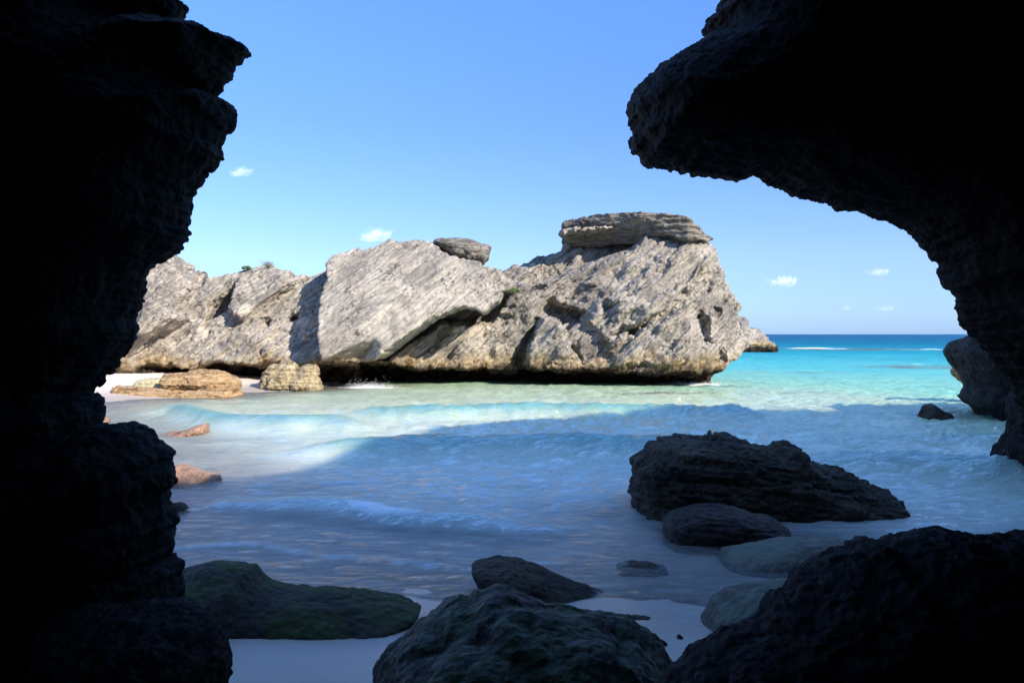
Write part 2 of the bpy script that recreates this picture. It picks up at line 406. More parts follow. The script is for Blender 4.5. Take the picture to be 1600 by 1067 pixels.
def sand_z(x, y):
    s = shore_dist(x, y)
    P = np.stack([x.ravel() / 3.0, y.ravel() / 3.0, 0 * x.ravel()], 1)
    n = fbm(P, 3, 77).reshape(x.shape)
    z = np.where(s > 0, -0.055 * s - 0.0006 * s * s, -0.085 * s)
    z = np.maximum(z, -9 - 0 * s); z = np.where(z > 0.5, 0.5 + (z - 0.5) * 0.25, z)
    return z + 0.018 * n * smooth(-3, 0.5, s) + 0.012 * n

def fan(r0, r1, nr, a0, a1, na, oy, pw=1.0):
    r = r0 * (r1 / r0) ** (np.linspace(0, 1, nr) ** pw); a = np.linspace(a0, a1, na)
    A, Rr = np.meshgrid(a, r); return Rr * np.tan(A), Rr + oy
def quads(nr, na):
    i = np.arange(nr * na).reshape(nr, na)
    return np.stack([i[:-1, :-1], i[:-1, 1:], i[1:, 1:], i[1:, :-1]], -1).reshape(-1, 4)
# sand sheet to the horizon
nr, na = 420, 420
x, y = fan(6, 9000, nr, R(-60), R(60), na, -10)
z = sand_z(x, y)
sand = mesh('beach', np.stack([x, y, z], -1).reshape(-1, 3), quads(nr, na), M['sand'], origin=(0, 0, 0)); tag(sand, kind='structure')

def seg_wave(x, y, pts, amp, wf, wb, seed=0):
    """a swell crest along a line of (x, y); steeper to the shore side"""
    P = np.array(pts, float)
    yc = np.interp(x, P[:, 0], P[:, 1]); sl = 0.25 * np.sin(x * 1.9 + seed) + 0.15 * np.sin(x * 4.3 + 2 * seed)
    d = y - yc - sl * 0.5
    end = smooth(P[0, 0] - 1.2, P[0, 0] + 0.6, x) * (1 - smooth(P[-1, 0] - 0.6, P[-1, 0] + 1.2, x))
    return amp * end * np.where(d < 0, np.exp(-(d / wf) ** 2), np.exp(-(d / wb) ** 2)), np.exp(-(d / 0.22) ** 2) * end
def water_h(x, y):
    q = np.stack([x.ravel(), y.ravel(), 0 * x.ravel()], 1)
    dist = y
    fade = 1.0 / (1 + (np.maximum(dist, 0) / 60.0) ** 1.3)
    deep = smooth(0.0, 5.0, shore_dist(x, y))
    n1 = perlin(q * [0.16, 0.55, 1], 1).reshape(x.shape); n2 = perlin(q * [0.55, 1.35, 1] + 5, 2).reshape(x.shape)
    n3 = perlin(q * [1.3, 3.1, 1] + 9, 3).reshape(x.shape); n4 = perlin(q * [3.2, 6.5, 1] + 2, 4).reshape(x.shape); n5 = (1 - 2 * np.abs(perlin(q * [2.1, 4.2, 1] + 3, 6))).reshape(x.shape)
    n6 = (1 - 2 * np.abs(perlin(q * [5.5, 10.5, 1] + 7, 8))).reshape(x.shape)
    h = (0.060 * n1 + 0.045 * n2 + 0.036 * n3 + 0.022 * n4 + 0.030 * n5 + 0.012 * n6) * (0.25 + 0.75 * deep) * (0.35 + 0.65 * fade)
    chop = smooth(4.5, 9, shore_dist(x, y)) * (1 - smooth(24, 40, y))
    h = h + chop * (0.030 * n3 + 0.035 * n5 + 0.018 * n6 + 0.02 * n4)
    h = h + 0.09 * deep * smooth(24, 60, y) * perlin(q * [0.05, 0.22, 1], 12).reshape(x.shape)
    foam = np.zeros(x.shape); sw = np.zeros(x.shape)
    for pts, am, wf, wb, sd_ in SWELLS:
        a, c = seg_wave(x, y, pts, am, wf, wb, sd_); h = h + a * 1.3; sw = np.maximum(sw, a / 0.2); foam = np.maximum(foam, c)
    return h, foam, sw
SWELLS = [
    ([(-3.0, 13.0), (-1.2, 13.6), (0.6, 13.2), (2.3, 12.9), (3.0, 12.9)], 0.21, 0.36, 0.95, 1.0),
    ([(-3.5, 18.6), (-0.5, 19.0), (1.4, 19.4), (3.6, 19.2), (5.6, 18.2)], 0.20, 0.5, 1.2, 2.0),
    ([(-8.5, 20.0), (-6.8, 17.6), (-4.6, 16.6), (-3.4, 16.6)], 0.20, 0.5, 1.2, 3.0),
    ([(4.6, 11.8), (6.3, 11.5), (8.2, 11.3)], 0.17, 0.4, 0.9, 4.0),
    ([(-2.9, 9.3), (-1.9, 8.75), (-0.9, 8.4), (-0.1, 8.3)], 0.10, 0.14, 0.5, 5.0),
    ([(-3.4, 7.6), (-1.9, 7.25), (-0.5, 6.95), (0.2, 6.9)], 0.02, 0.07, 0.3, 6.0),
    ([(5.5, 14.6), (9.0, 14.2), (11, 14.2)], 0.10, 0.4, 0.9, 7.0),
]
nr, na = 1150, 760
x, y = fan(11, 9000, nr, R(-50), R(50), na, -7, 1.45)
h, crest, swell = water_h(x, y)
V = np.stack([x, y, h], -1).reshape(-1, 3)
sz = sand_z(x, y)
depth = (h - sz)
BIG = np.stack([x.ravel() / 9, y.ravel() / 14, 0 * x.ravel()], 1)
dn = fbm(BIG, 4, 91).reshape(x.shape)
# foam: thresholds broken up in the material
foam = np.zeros(x.shape)
def spot(cx, cy, rx, ry, a): 
    global foam
    foam = np.maximum(foam, a * np.exp(-((x - cx) / rx) ** 2 - ((y - cy) / ry) ** 2))
foam = np.maximum(foam, 0.42 * crest * np.exp(-(((x + 1.5) / 1.4) ** 2)) * np.exp(-((y - 8.6) / 0.7) ** 2) * 1.6)
foam = np.maximum(foam, 0.5 * np.exp(-((x + 5.4) / 1.3) ** 2 - ((y - 17.3) / 1.0) ** 2))
for (cx, cy, rx, ry, a) in [(-5.3, 29.6, 1.3, 0.6, 0.9), (-4.0, 29.3, 0.7, 0.5, 0.5), (7.4, 31.2, 1.6, 1.6, 0.62), (3, 29.6, 3, 0.3, 0.4), (-1, 29.6, 4, 0.3, 0.4), (-8.2, 28.2, 1.2, 0.5, 0.8),
                            (42, 112, 8, 12, 0.57), (54, 104, 12, 10, 0.52), (36, 118, 6, 9, 0.5), (27.0, 53.5, 2.2, 1.3, 0.62), (26, 50, 5, 1.6, 0.42),
                            (10.2, 10.4, 0.8, 0.6, 0.5), (8.2, 20.5, 2.0, 0.35, 0.45), (11.5, 20.3, 1.2, 0.3, 0.5), (6.8, 11.3, 0.6, 0.4, 0.3)]:
    spot(cx, cy, rx, ry, a)
edge = np.exp(-((depth - 0.035) / 0.02) ** 2)
foam = np.maximum(foam, 0.36 * edge)
reef = np.zeros(x.shape)
for (cx, cy, rx, ry, a) in [(46, 104, 13, 10, 1.0), (24.5, 48, 4.5, 3.2, 1.0), (14.5, 41, 3.5, .8, .7), (4.0, 26.2, 3.4, .55, .8), (9.5, 26.6, 2.4, .5, .6), (-2.5, 24.6, 1.5, .35, .5), (7.4, 30, 2, .7, .8), (12, 24.2, 3.0, .5, .5), (0.4, 10.4, 1.6, .35, .5), (7, 20.6, 3, .5, .4)]:
    reef = np.maximum(reef, a * np.exp(-((x - cx) / rx) ** 2 - ((y - cy) / ry) ** 2))
sdist = shore_dist(x, y)
dcol = np.clip(sdist * 0.01 + 0 * x, 0, 1)
# how blue the water body is: grows with distance off the beach
sea = smooth(0, 1, np.clip(np.log(np.maximum(np.hypot(x * 0.6 - 0, y), 1) / 8.0) / np.log(900 / 8.0), 0, 1)) * 0 + np.clip(np.log(np.maximum(y + 0.35 * np.maximum(x, 0) + 0.7 * np.clip(x - 3, 0, 12) + 0.25 * np.minimum(x, 0) * (y < 45), 1) / 8.0) / np.log(1000 / 8.0), 0, 1) + 0.02 * dn
t = NT('sea_water')
sea_a = t.attr('sea'); foam_a = t.attr('foam'); dep_a = t.attr('depth'); reef_a = t.attr('reef')
streak = t.noise(1.0, 4, 0.6, t.mapped((0.12, 0.5, 1)))
sv = t.math('ADD', sea_a, t.math('MULTIPLY', t.math('SUBTRACT', streak, 0.5), 0.10))
body = t.ramp(sv, [(0.0, (0.50, 0.54, 0.50)), (0.10, (0.43, 0.48, 0.39)), (0.19, (0.38, 0.42, 0.29)), (0.28, (0.33, 0.42, 0.26)), (0.34, (0.20, 0.44, 0.30)), (0.43, (0.07, 0.38, 0.36)), (0.53, (0.010, 0.24, 0.29)), (0.66, (0.002, 0.12, 0.20)), (0.82, (0.004, 0.08, 0.16))])
body = t.mix(t.math('MULTIPLY', t.rng(reef_a, 0.15, 0.9), t.rng(t.noise(0.9, 4, 0.6, t.mapped((0.6, 1.3, 1))), 0.38, 0.6, 0.1, 0.85)), body, (0.12, 0.10, 0.06))
fn = t.noise(7, 5, 0.7, t.mapped((0.55, 1, 1)), 0.6)
farn = t.noise(0.5, 4, 0.7, t.mapped((0.8, 0.22, 1)))
fn = t.math('ADD', t.math('MULTIPLY', fn, 0.6), t.math('MULTIPLY', t.noise(0.9, 3, 0.6, t.mapped((0.45, 0.5, 1))), 0.4))
mixf = t.n('ShaderNodeMix', data_type='FLOAT'); t.l(t.rng(sea_a, 0.38, 0.5), mixf.inputs[0]); t.l(fn, mixf.inputs[2]); t.l(farn, mixf.inputs[3]); fn = mixf.outputs[0]
fm = t.math('SUBTRACT', t.math('ADD', foam_a, t.math('MULTIPLY', fn, 0.9)), 0.88)
fm = t.rng(fm, 0.0, 0.16)
body = t.mix(t.math('MULTIPLY', t.attr('swell'), 0.85), body, (0.085, 0.27, 0.23))
colr = t.mix(fm, body, (0.80, 0.80, 0.80))
n1 = t.noise(1.6, 5, 0.66, t.mapped((0.5, 1.25, 1)), 0.4); n2 = t.noise(7, 6, 0.68, t.mapped((0.5, 1.3, 1)), 0.9); n3 = t.noise(0.25, 3, 0.55, t.mapped((0.4, 1.3, 1)))
hh = t.math('ADD', t.math('MULTIPLY', n1, 0.55), t.math('MULTIPLY', n2, 0.24)); hh = t.math('ADD', hh, t.math('MULTIPLY', n3, 1.2)); hh = t.math('ADD', hh, t.math('MULTIPLY', fm, 0.1))
nrm = t.bump(hh, 0.30, 1.0)
df = t.n('ShaderNodeSubsurfaceScattering'); df.falloff = 'BURLEY'; df.inputs['Scale'].default_value = 0.6; df.inputs['Radius'].default_value = (0.5, 0.9, 1.0); t.l(colr, df.inputs[0]); t.l(nrm, df.inputs['Normal'])
g2 = t.n('ShaderNodeBsdfGlossy'); g2.distribution = 'GGX'; g2.inputs[0].default_value = (1, 1, 1, 1); t.l(t.rng(sea_a, 0.2, 0.6, 0.025, 0.32), g2.inputs['Roughness']); t.l(nrm, g2.inputs['Normal'])
f2 = t.n('ShaderNodeFresnel'); f2.inputs[0].default_value = 1.55; t.l(nrm, f2.inputs['Normal'])
# unresolved waves turn the far water's facets towards the eye and away from the horizon glow
k2 = t.math('MULTIPLY', t.math('MULTIPLY', f2.outputs[0], t.rng(sea_a, 0.22, 0.60, 1.0, 0.14)), t.math('SUBTRACT', 1.0, t.math('MULTIPLY', fm, 0.9)))
wm = t.n('ShaderNodeMixShader'); t.l(k2, wm.inputs[0]); t.l(df.outputs[0], wm.inputs[1]); t.l(g2.outputs[0], wm.inputs[2])
# thin water over the sand lets the sand through
tr = t.n('ShaderNodeBsdfTransparent'); tr.inputs[0].default_value = (0.95, 0.98, 0.99, 1)
gl = t.n('ShaderNodeBsdfGlossy'); gl.inputs[0].default_value = (1, 1, 1, 1); gl.inputs['Roughness'].default_value = 0.05; t.l(nrm, gl.inputs['Normal'])
fr = t.n('ShaderNodeFresnel'); fr.inputs[0].default_value = 1.40; t.l(nrm, fr.inputs['Normal'])
thin = t.n('ShaderNodeMixShader'); t.l(fr.outputs[0], thin.inputs[0]); t.l(tr.outputs[0], thin.inputs[1]); t.l(gl.outputs[0], thin.inputs[2])
ms = t.n('ShaderNodeMixShader')
fac = t.math('MAXIMUM', t.rng(dep_a, 0.0, 0.26, 0.03, 1.0), t.math('MULTIPLY', fm, 0.8))
t.l(fac, ms.inputs[0]); t.l(thin.outputs[0], ms.inputs[1]); t.l(wm.outputs[0], ms.inputs[2]); t.l(ms.outputs[0], t.out.inputs['Surface'])
M['water'] = t.m
sea_o = mesh('sea', V, quads(nr, na), M['water'], origin=(0, 0, 0)); tag(sea_o, kind='structure')
for nm, arr in (('sea', sea), ('foam', foam), ('depth', depth), ('reef', reef), ('swell', np.clip(swell, 0, 1) ** 1.5)):
    at = sea_o.data.attributes.new(nm, 'FLOAT', 'POINT'); at.data.foreach_set('value', arr.ravel().astype(np.float32))

# ------------------------------------------------------------------ cave round the camera
vox = 0.2
lo = np.array([-9, -8, -0.8]); n = (np.array([34, 16.5, 17]) / vox).astype(int)
x = lo[0] + vox * np.arange(n[0]); y = lo[1] + vox * np.arange(n[1]); z = lo[2] + vox * np.arange(n[2])
X2, Y2 = np.meshgrid(x, y, indexing='ij')
zl = np.minimum(z_lim(X2, Y2) - 0.12, 14.5); cn = fbm(np.stack([X2.ravel() / 2.2, Y2.ravel() / 2.2, 0 * X2.ravel()], 1), 4, 66).reshape(X2.shape); zl = zl - 0.55 * np.clip(cn + 0.15, 0, 1)
hw = np.maximum(2.3, 0.66 * Y2 + 0.45)
ceil = np.maximum(3.7, 2.5 + 0.47 * Y2)
ymax = np.where(X2 < 0.3, 2.6, np.where(X2 < 1.2, 2.6 + (X2 - 0.3) / 0.9 * 3.4, 6.2)); ymax = np.where(X2 < -3, 4.6, ymax); ymax = np.where(X2 > 5.5, 7.6, ymax)
ZZ = z[None, None, :]
cav = np.minimum(np.minimum((hw - np.abs(X2))[:, :, None], ceil[:, :, None] - ZZ), (Y2 + 3.2)[:, :, None])
fS = np.minimum(np.minimum(-cav, (zl[:, :, None] - ZZ) * 0.8), (ymax - Y2)[:, :, None])
fS[0] = fS[-1] = -1; fS[:, 0] = fS[:, -1] = -1; fS[:, :, 0] = fS[:, :, -1] = -1
V, Q = surface_nets(fS, lo, vox)
V = displace(V, Q, 0.12, 1.2, 'rock', 21)
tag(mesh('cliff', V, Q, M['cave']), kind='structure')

LEFT = [(-50, -140), (200, -140), (262, -40), (266, 0), (272, 9), (297, 15), (294, 24), (286, 36), (268, 37), (258, 50), (226, 62), (238, 70), (262, 62), (280, 55), (288, 60), (315, 64), (331, 62), (346, 71), (362, 74), (391, 83), (386, 90), (371, 105), (362, 118), (352, 133), (338, 146), (312, 153), (314, 160), (330, 163), (344, 158), (352, 166), (369, 173), (368, 189), (357, 208), (346, 229), (345, 246), (340, 260), (326, 272), (315, 291), (303, 307), (300, 322), (298, 348), (296, 371), (286, 389), (272, 402), (250, 412), (235, 421), (228, 446), (223, 470), (213, 490), (210, 507), (213, 526), (206, 542), (192, 557), (178, 574), (164, 594), (148, 612), (160, 618), (163, 632), (161, 660), (150, 700), (140, 900), (130, 1300), (-50, 1300)]
V, Q = boulder(rough(LEFT, 3.6, 3, 3.0), 4.2, 0.75, 0.12, 0.30, vox=0.0085, vy=0.035, amp=0.018, scale=0.16, kind='karst', seed=5)
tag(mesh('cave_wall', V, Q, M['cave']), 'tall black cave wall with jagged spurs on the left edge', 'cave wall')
ARCH = [(1250, -160), (1160, -50), (1131, 0), (1118, 13), (1117, 26), (1102, 45), (1102, 58), (1110, 63), (1110, 72), (1086, 81), (1060, 94), (1039, 110), (1008, 126), (989, 152), (979, 178), (981, 197), (987, 210), (986, 239), (997, 247), (1002, 260), (1044, 265), (1071, 274), (1107, 274), (1144, 282), (1165, 279), (1181, 272), (1202, 289), (1236, 304), (1286, 312), (1312, 325), (1349, 336), (1391, 344), (1417, 365), (1449, 391), (1467, 415), (1472, 446), (1493, 465), (1499, 493), (1511, 517), (1535, 540), (1556, 565), (1578, 590), (1596, 640), (1620, 760), (1640, 1000), (1760, 1000), (1760, -160)]
V, Q = boulder(rough(ARCH, 3.8, 4, 3.0), 5.75, 0.9, 0.18, 0.35, vox=0.0115, vy=0.045, amp=0.026, scale=0.22, kind='karst', seed=8, mod=under_sun)
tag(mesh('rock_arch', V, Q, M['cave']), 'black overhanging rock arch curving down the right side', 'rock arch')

# ------------------------------------------------------------------ rocks on the sand and in the shaded bay
def rock(name, label, cat, mat, outline, D, tf, tb, wd, **kw):
    g = kw.pop('group', None)
    V, Q = boulder(rough(outline, kw.pop('rg', 1.2), kw.get('seed', 0)), D, tf, tb, wd, **kw)
    return tag(mesh(name, V, Q, M[mat]), label, cat, g)
GR = 'boulders on the shaded shore'
rock('boulder', 'upright rounded black boulder against the left cave wall', 'boulder', 'cave',
     [(-60, 690), (100, 680), (145, 672), (161, 662), (190, 660), (218, 664), (237, 679), (259, 702), (268, 726), (271, 750), (263, 768), (261, 783), (269, 798), (271, 812), (268, 840), (264, 864), (274, 872), (283, 883), (280, 900), (278, 935), (290, 960), (300, 1200), (-60, 1200)],
     3.9, 0.6, 0.25, 0.35, vox=0.0085, vy=0.02, amp=0.018, scale=0.16, rg=3.5, kind='karst', seed=31, group=GR)
rock('boulder', 'low pitted black boulder in the bottom left corner', 'boulder', 'cave',
     [(100, 950), (240, 940), (278, 936), (304, 945), (332, 959), (351, 997), (356, 1025), (354, 1067), (360, 1200), (100, 1200)],
     3.4, 0.6, 0.2, 0.3, rg=3, vox=0.0085, vy=0.02, amp=0.020, scale=0.17, kind='karst', seed=33, group=GR)
rock('boulder', 'long low green-topped rock lying on sand beside the left boulder', 'boulder', 'mossL',
     [(190, 905), (277, 895), (305, 884), (335, 879), (370, 881), (393, 886), (401, 898), (409, 908), (431, 916), (462, 917), (516, 921), (569, 929), (610, 937), (659, 949), (652, 958), (612, 984), (560, 1010), (510, 1040), (447, 1070), (300, 1070), (190, 1060)],
     5.5, 0.62, 0.4, 0.24, vox=0.013, vy=0.022, amp=0.026, scale=0.5, kind='smooth', seed=35, group=GR)
rock('boulder', 'large mossy dark boulder at the bottom centre of the sand', 'boulder', 'moss',
     [(585, 1090), (588, 1060), (601, 1027), (625, 997), (648, 974), (675, 954), (702, 937), (730, 927), (755, 920), (775, 914), (792, 917), (824, 929), (856, 938), (888, 945), (920, 951), (946, 958), (978, 979), (1004, 1006), (1024, 1030), (1042, 1054), (1055, 1100), (1060, 1200), (580, 1200)],
     4.1, 0.8, 0.35, 0.36, vox=0.011, vy=0.02, amp=0.075, scale=0.62, kind='smooth', seed=37, group=GR)
rock('boulder', 'pointed dark rock sloping down to a thin tip on the wet sand', 'boulder', 'block',
     [(736, 884), (749, 876), (773, 873), (808, 876), (835, 886), (861, 897), (904, 913), (949, 930), (949, 940), (925, 942), (877, 940), (824, 960), (760, 960), (745, 905)],
     6.2, 0.4, 0.3, 0.14, vox=0.018, amp=0.02, scale=0.3, seed=39, group=GR)
rock('boulder', 'small dark rock half buried in sand right of the mossy boulder', 'boulder', 'block',
     [(960, 972), (975, 966), (1015, 967), (1042, 978), (1063, 994), (1060, 1010), (1030, 1020), (960, 1020)],
     5.45, 0.25, 0.25, 0.1, vox=0.016, amp=0.014, scale=0.25, seed=41, group=GR)
rock('boulder', 'tiny flat wet rock breaking the thin water between larger rocks', 'boulder', 'block',
     [(962, 884), (990, 880), (1015, 881), (1040, 886), (1044, 895), (1000, 900), (965, 893)],
     6.9, 0.2, 0.2, 0.06, vox=0.014, amp=0.01, scale=0.2, seed=43, group=GR)
rock('boulder', 'huge rough black boulder filling the bottom right corner', 'boulder', 'cave',
     [(1040, 1062), (1060, 1040), (1077, 1020), (1090, 1012), (1110, 1003), (1131, 990), (1165, 975), (1193, 963), (1194, 945), (1214, 928), (1234, 922), (1240, 904), (1262, 889), (1280, 878), (1300, 866), (1325, 855), (1345, 847), (1356, 838), (1367, 847), (1386, 853), (1395, 838), (1410, 836), (1424, 832), (1455, 831), (1487, 830), (1525, 842), (1550, 839), (1581, 840), (1620, 828), (1750, 800), (1750, 1300), (1000, 1300), (1020, 1100)],
     3.1, 0.6, 0.3, 0.4, rg=3.5, vox=0.009, vy=0.02, amp=0.020, scale=0.17, kind='karst', seed=45, group=GR)
rock('boulder', 'pale greenish smooth rock on sand left of the corner boulder', 'boulder', 'pale',
     [(1086, 1010), (1100, 982), (1112, 960), (1120, 943), (1150, 927), (1187, 919), (1236, 912), (1290, 920), (1310, 1060), (1086, 1060)],
     5.3, 0.4, 0.4, 0.16, vox=0.018, amp=0.016, scale=0.35, kind='smooth', seed=47, group=GR)
rock('boulder', 'flat pale-topped rock with reddish side below the block boulder', 'boulder', 'pale',
     [(1128, 882), (1142, 866), (1170, 860), (1206, 854), (1250, 848), (1285, 846), (1322, 850), (1380, 862), (1380, 915), (1240, 915), (1195, 906), (1150, 895)],
     7.1, 0.4, 0.5, 0.12, vox=0.02, amp=0.018, scale=0.35, kind='smooth', seed=49, group=GR)
rock('boulder', 'massive dark layered block boulder standing in the shaded water', 'boulder', 'block',
     [(989, 800), (990, 761), (992, 720), (1009, 711), (1024, 694), (1039, 688), (1061, 678), (1087, 681), (1114, 680), (1150, 682), (1167, 688), (1190, 696), (1209, 699), (1227, 692), (1246, 699), (1261, 714), (1287, 724), (1310, 724), (1325, 739), (1345, 748), (1359, 755), (1389, 769), (1398, 780), (1400, 799), (1396, 815), (1396, 850), (989, 850)],
     9.3, 0.7, 0.6, 0.18, rg=3, vox=0.018, vy=0.03, amp=0.06, scale=0.5, kind='layered', seed=51, strata=((0.1, 0.1, 0.98), 0.22, 0.025), group=GR)
rock('boulder', 'low rounded reddish boulder in front of the block boulder', 'boulder', 'red',
     [(1040, 823), (1044, 812), (1056, 802), (1082, 792), (1115, 792), (1150, 795), (1180, 802), (1202, 808), (1222, 820), (1229, 829), (1229, 860), (1040, 860)],
     7.9, 0.35, 0.4, 0.14, vox=0.015, amp=0.035, scale=0.35, kind='layered', seed=53, group=GR)
rock('boulder', 'small dark cone-shaped rock alone in the blue water', 'boulder', 'block',
     [(1438, 652), (1445, 636), (1450, 632), (1455, 631), (1465, 639), (1472, 643), (1483, 645), (1484, 670), (1436, 670)],
     18.8, 0.4, 0.4, 0.2, vox=0.03, amp=0.03, scale=0.4, seed=55, group=GR)
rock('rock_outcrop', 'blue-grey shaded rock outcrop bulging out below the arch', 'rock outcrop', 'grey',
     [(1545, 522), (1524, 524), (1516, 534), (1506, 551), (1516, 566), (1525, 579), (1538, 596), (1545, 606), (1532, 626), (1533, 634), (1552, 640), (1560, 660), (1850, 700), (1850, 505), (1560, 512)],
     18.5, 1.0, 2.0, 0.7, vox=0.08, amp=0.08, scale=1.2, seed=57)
rock('rock_outcrop', 'small yellow rock added to give the blue-grey outcrop its sunlit patch', 'rock outcrop', 'ochre',
     [(1505, 572), (1501, 582), (1504, 590), (1512, 600), (1524, 606), (1560, 612), (1580, 560), (1520, 560)],
     22.6, 0.5, 0.8, 0.3, vox=0.05, amp=0.08, scale=0.6, seed=58)  # added rock behind the outcrop, standing in for a sunlit patch on it
rock('rock_outcrop', 'dark bulging rock foot in water at the right edge', 'rock outcrop', 'cave',
     [(1612, 640), (1606, 675), (1598, 695), (1590, 709), (1586, 735), (1589, 755), (1630, 800), (1850, 800), (1850, 560), (1625, 560)],
     11.2, 0.8, 1.0, 0.4, vox=0.05, amp=0.07, scale=0.6, kind='karst', seed=59)
SR = 'small rocks on the left beach'
rock('boulder', 'orange sunlit rock on the left beach at the shade line', 'boulder', 'orange',
     [(225, 760), (240, 735), (268, 728), (280, 724), (294, 729), (307, 737), (325, 741), (341, 747), (341, 765), (300, 775), (225, 775)],
     10.9, 0.3, 0.4, 0.18, vox=0.025, amp=0.025, scale=0.4, kind='smooth', seed=61, group=SR)
rock('boulder', 'small dark rock just below the orange rock at the water edge', 'boulder', 'block',
     [(240, 800), (262, 787), (279, 786), (292, 793), (292, 810), (240, 815)],
     9.1, 0.2, 0.2, 0.1, vox=0.02, amp=0.015, scale=0.3, kind='smooth', seed=63, group=SR)
rock('boulder', 'thin orange strip of rock poking from the shallow surf', 'boulder', 'orange',
     [(240, 682), (262, 676), (285, 673), (303, 667), (322, 663), (322, 676), (290, 690), (240, 694)],
     16.0, 0.3, 0.3, 0.1, vox=0.03, amp=0.03, scale=0.4, seed=65, group=SR)
rock('boulder', 'low brown hump of rock awash in the green surf', 'boulder', 'orange',
     [(394, 674), (408, 667), (427, 663), (440, 665), (450, 671), (450, 686), (394, 686)],
     16.6, 0.35, 0.35, 0.12, vox=0.03, amp=0.03, scale=0.4, seed=67, group=SR)
rock('boulder', 'tiny orange rock seen in the notch above the left boulder', 'boulder', 'orange',
     [(140, 668), (150, 652), (160, 648), (167, 655), (168, 672), (140, 680)],
     18.0, 0.3, 0.3, 0.1, vox=0.04, amp=0.02, scale=0.4, kind='smooth', seed=69, group=SR)
LG = 'ochre ledge rocks at the foot of the formation'
rock('ledge_rock', 'long low ochre ledge of bedded rock on the far beach', 'ledge rock', 'ochre',
     [(180, 604), (200, 603), (217, 605), (258, 609), (285, 610), (330, 606), (368, 604), (371, 616), (371, 636), (190, 640), (186, 620)],
     25.8, 0.7, 0.8, 0.16, vox=0.04, amp=0.08, scale=0.6, kind='layered', seed=71, strata=((0, 0, 1), 0.25, 0.03), group=LG)
rock('ledge_rock', 'thick ochre slab resting on the long low ledge', 'ledge rock', 'ochre',
     [(256, 594), (262, 586), (290, 582), (330, 578), (346, 580), (360, 588), (370, 596), (369, 612), (330, 616), (258, 614)],
     26.6, 0.7, 0.8, 0.16, vox=0.04, amp=0.08, scale=0.6, kind='layered', seed=73, strata=((0, 0, 1), 0.25, 0.03), group=LG)
rock('ledge_rock', 'pale yellow squared block left of the thick ochre slab', 'ledge rock', 'ochre_pale',
     [(212, 602), (217, 594), (230, 591), (247, 590), (256, 593), (258, 618), (212, 618)],
     27.2, 0.4, 0.6, 0.12, vox=0.045, amp=0.03, scale=0.6, seed=75, group=LG)
rock('ledge_rock', 'lumpy yellow rock with purple foot beside the dark notch', 'ledge rock', 'lump',
     [(408, 606), (411, 584), (420, 573), (438, 568), (456, 566), (468, 575), (480, 571), (492, 570), (495, 590), (500, 604), (500, 625), (408, 625)],
     28.7, 0.5, 0.8, 0.2, vox=0.045, amp=0.10, scale=0.5, seed=77, group=LG)

# ------------------------------------------------------------------ the sunlit formation
DIP = R(38); BN = (-math.sin(DIP), -0.25, math.cos(DIP))
def pxz(px, py, D): return W(px, py, D)
def far_solid(outline, D, front, back, vox, k_edge, amp, scale, seed, strata, bottom=-0.5):
    """outline in photo pixels at distance D; front(px, py) gives the metres the face stands out before D"""
    pl = wpoly(rough(outline, 1.6, seed), D); A = np.array(pl)
    lo = np.array([A[:, 0].min() - 0.4, D - 5.0, max(A[:, 1].min() - 0.4, bottom)]); hi = np.array([A[:, 0].max() + 0.4, D + back + 0.4, A[:, 1].max() + 0.4])
    vox = vox * 0.75; hv = np.array([vox, vox * 1.6, vox]); n = np.ceil((hi - lo) / hv).astype(int) + 1
    x = lo[0] + vox * np.arange(n[0]); y = lo[1] + hv[1] * np.arange(n[1]); z = lo[2] + vox * np.arange(n[2])
    X, Z = np.meshgrid(x, z, indexing='ij')
    s = poly_sd(pl, X, Z)
    PX = X / D * F + CX; PY = HZ - (Z - H) / D * F
    p = front(PX, PY, X, Z)
    yf = (D - p)[:, None, :]; Y = y[None, :, None]
    a = Y - yf; b = (s[:, None, :] - 0.16 * np.clip(Y - D, 0, 99)) ; c = D + back - Y
    kk = k_edge
    hmin = np.clip(0.5 + 0.5 * (b - a) / kk, 0, 1)
    f = b * (1 - hmin) + a * hmin - kk * hmin * (1 - hmin)
    f = np.minimum(f, c)
    f[0] = f[-1] = -1; f[:, 0] = f[:, -1] = -1; f[:, :, 0] = f[:, :, -1] = -1
    V, Q = surface_nets(f, lo, hv)
    return displace(V, Q, amp, scale, 'bedded' if strata[0][0] < -0.2 else 'layered', seed, strata), Q
def blob(PX, PY, cx, cy, rx, ry, rot=0):
    c, s = math.cos(rot), math.sin(rot); u = (PX - cx) * c + (PY - cy) * s; v = -(PX - cx) * s + (PY - cy) * c
    return np.exp(-((u / rx) ** 2 + (v / ry) ** 2))
def plate(PX, PY, poly, soft):
    return smooth(-soft, soft, poly_sd(poly, PX, PY))
def wob(X, Z, sc, s, o=3):
    return fbm(np.stack([X.ravel() * sc, Z.ravel() * sc, 0 * X.ravel() + s * 1.7], 1), o, s).reshape(X.shape)

form = empty('rock_formation', (0.5, 31, 0)); tag(form, 'long sunlit grey limestone formation with tilted beds across the bay', 'rock formation')
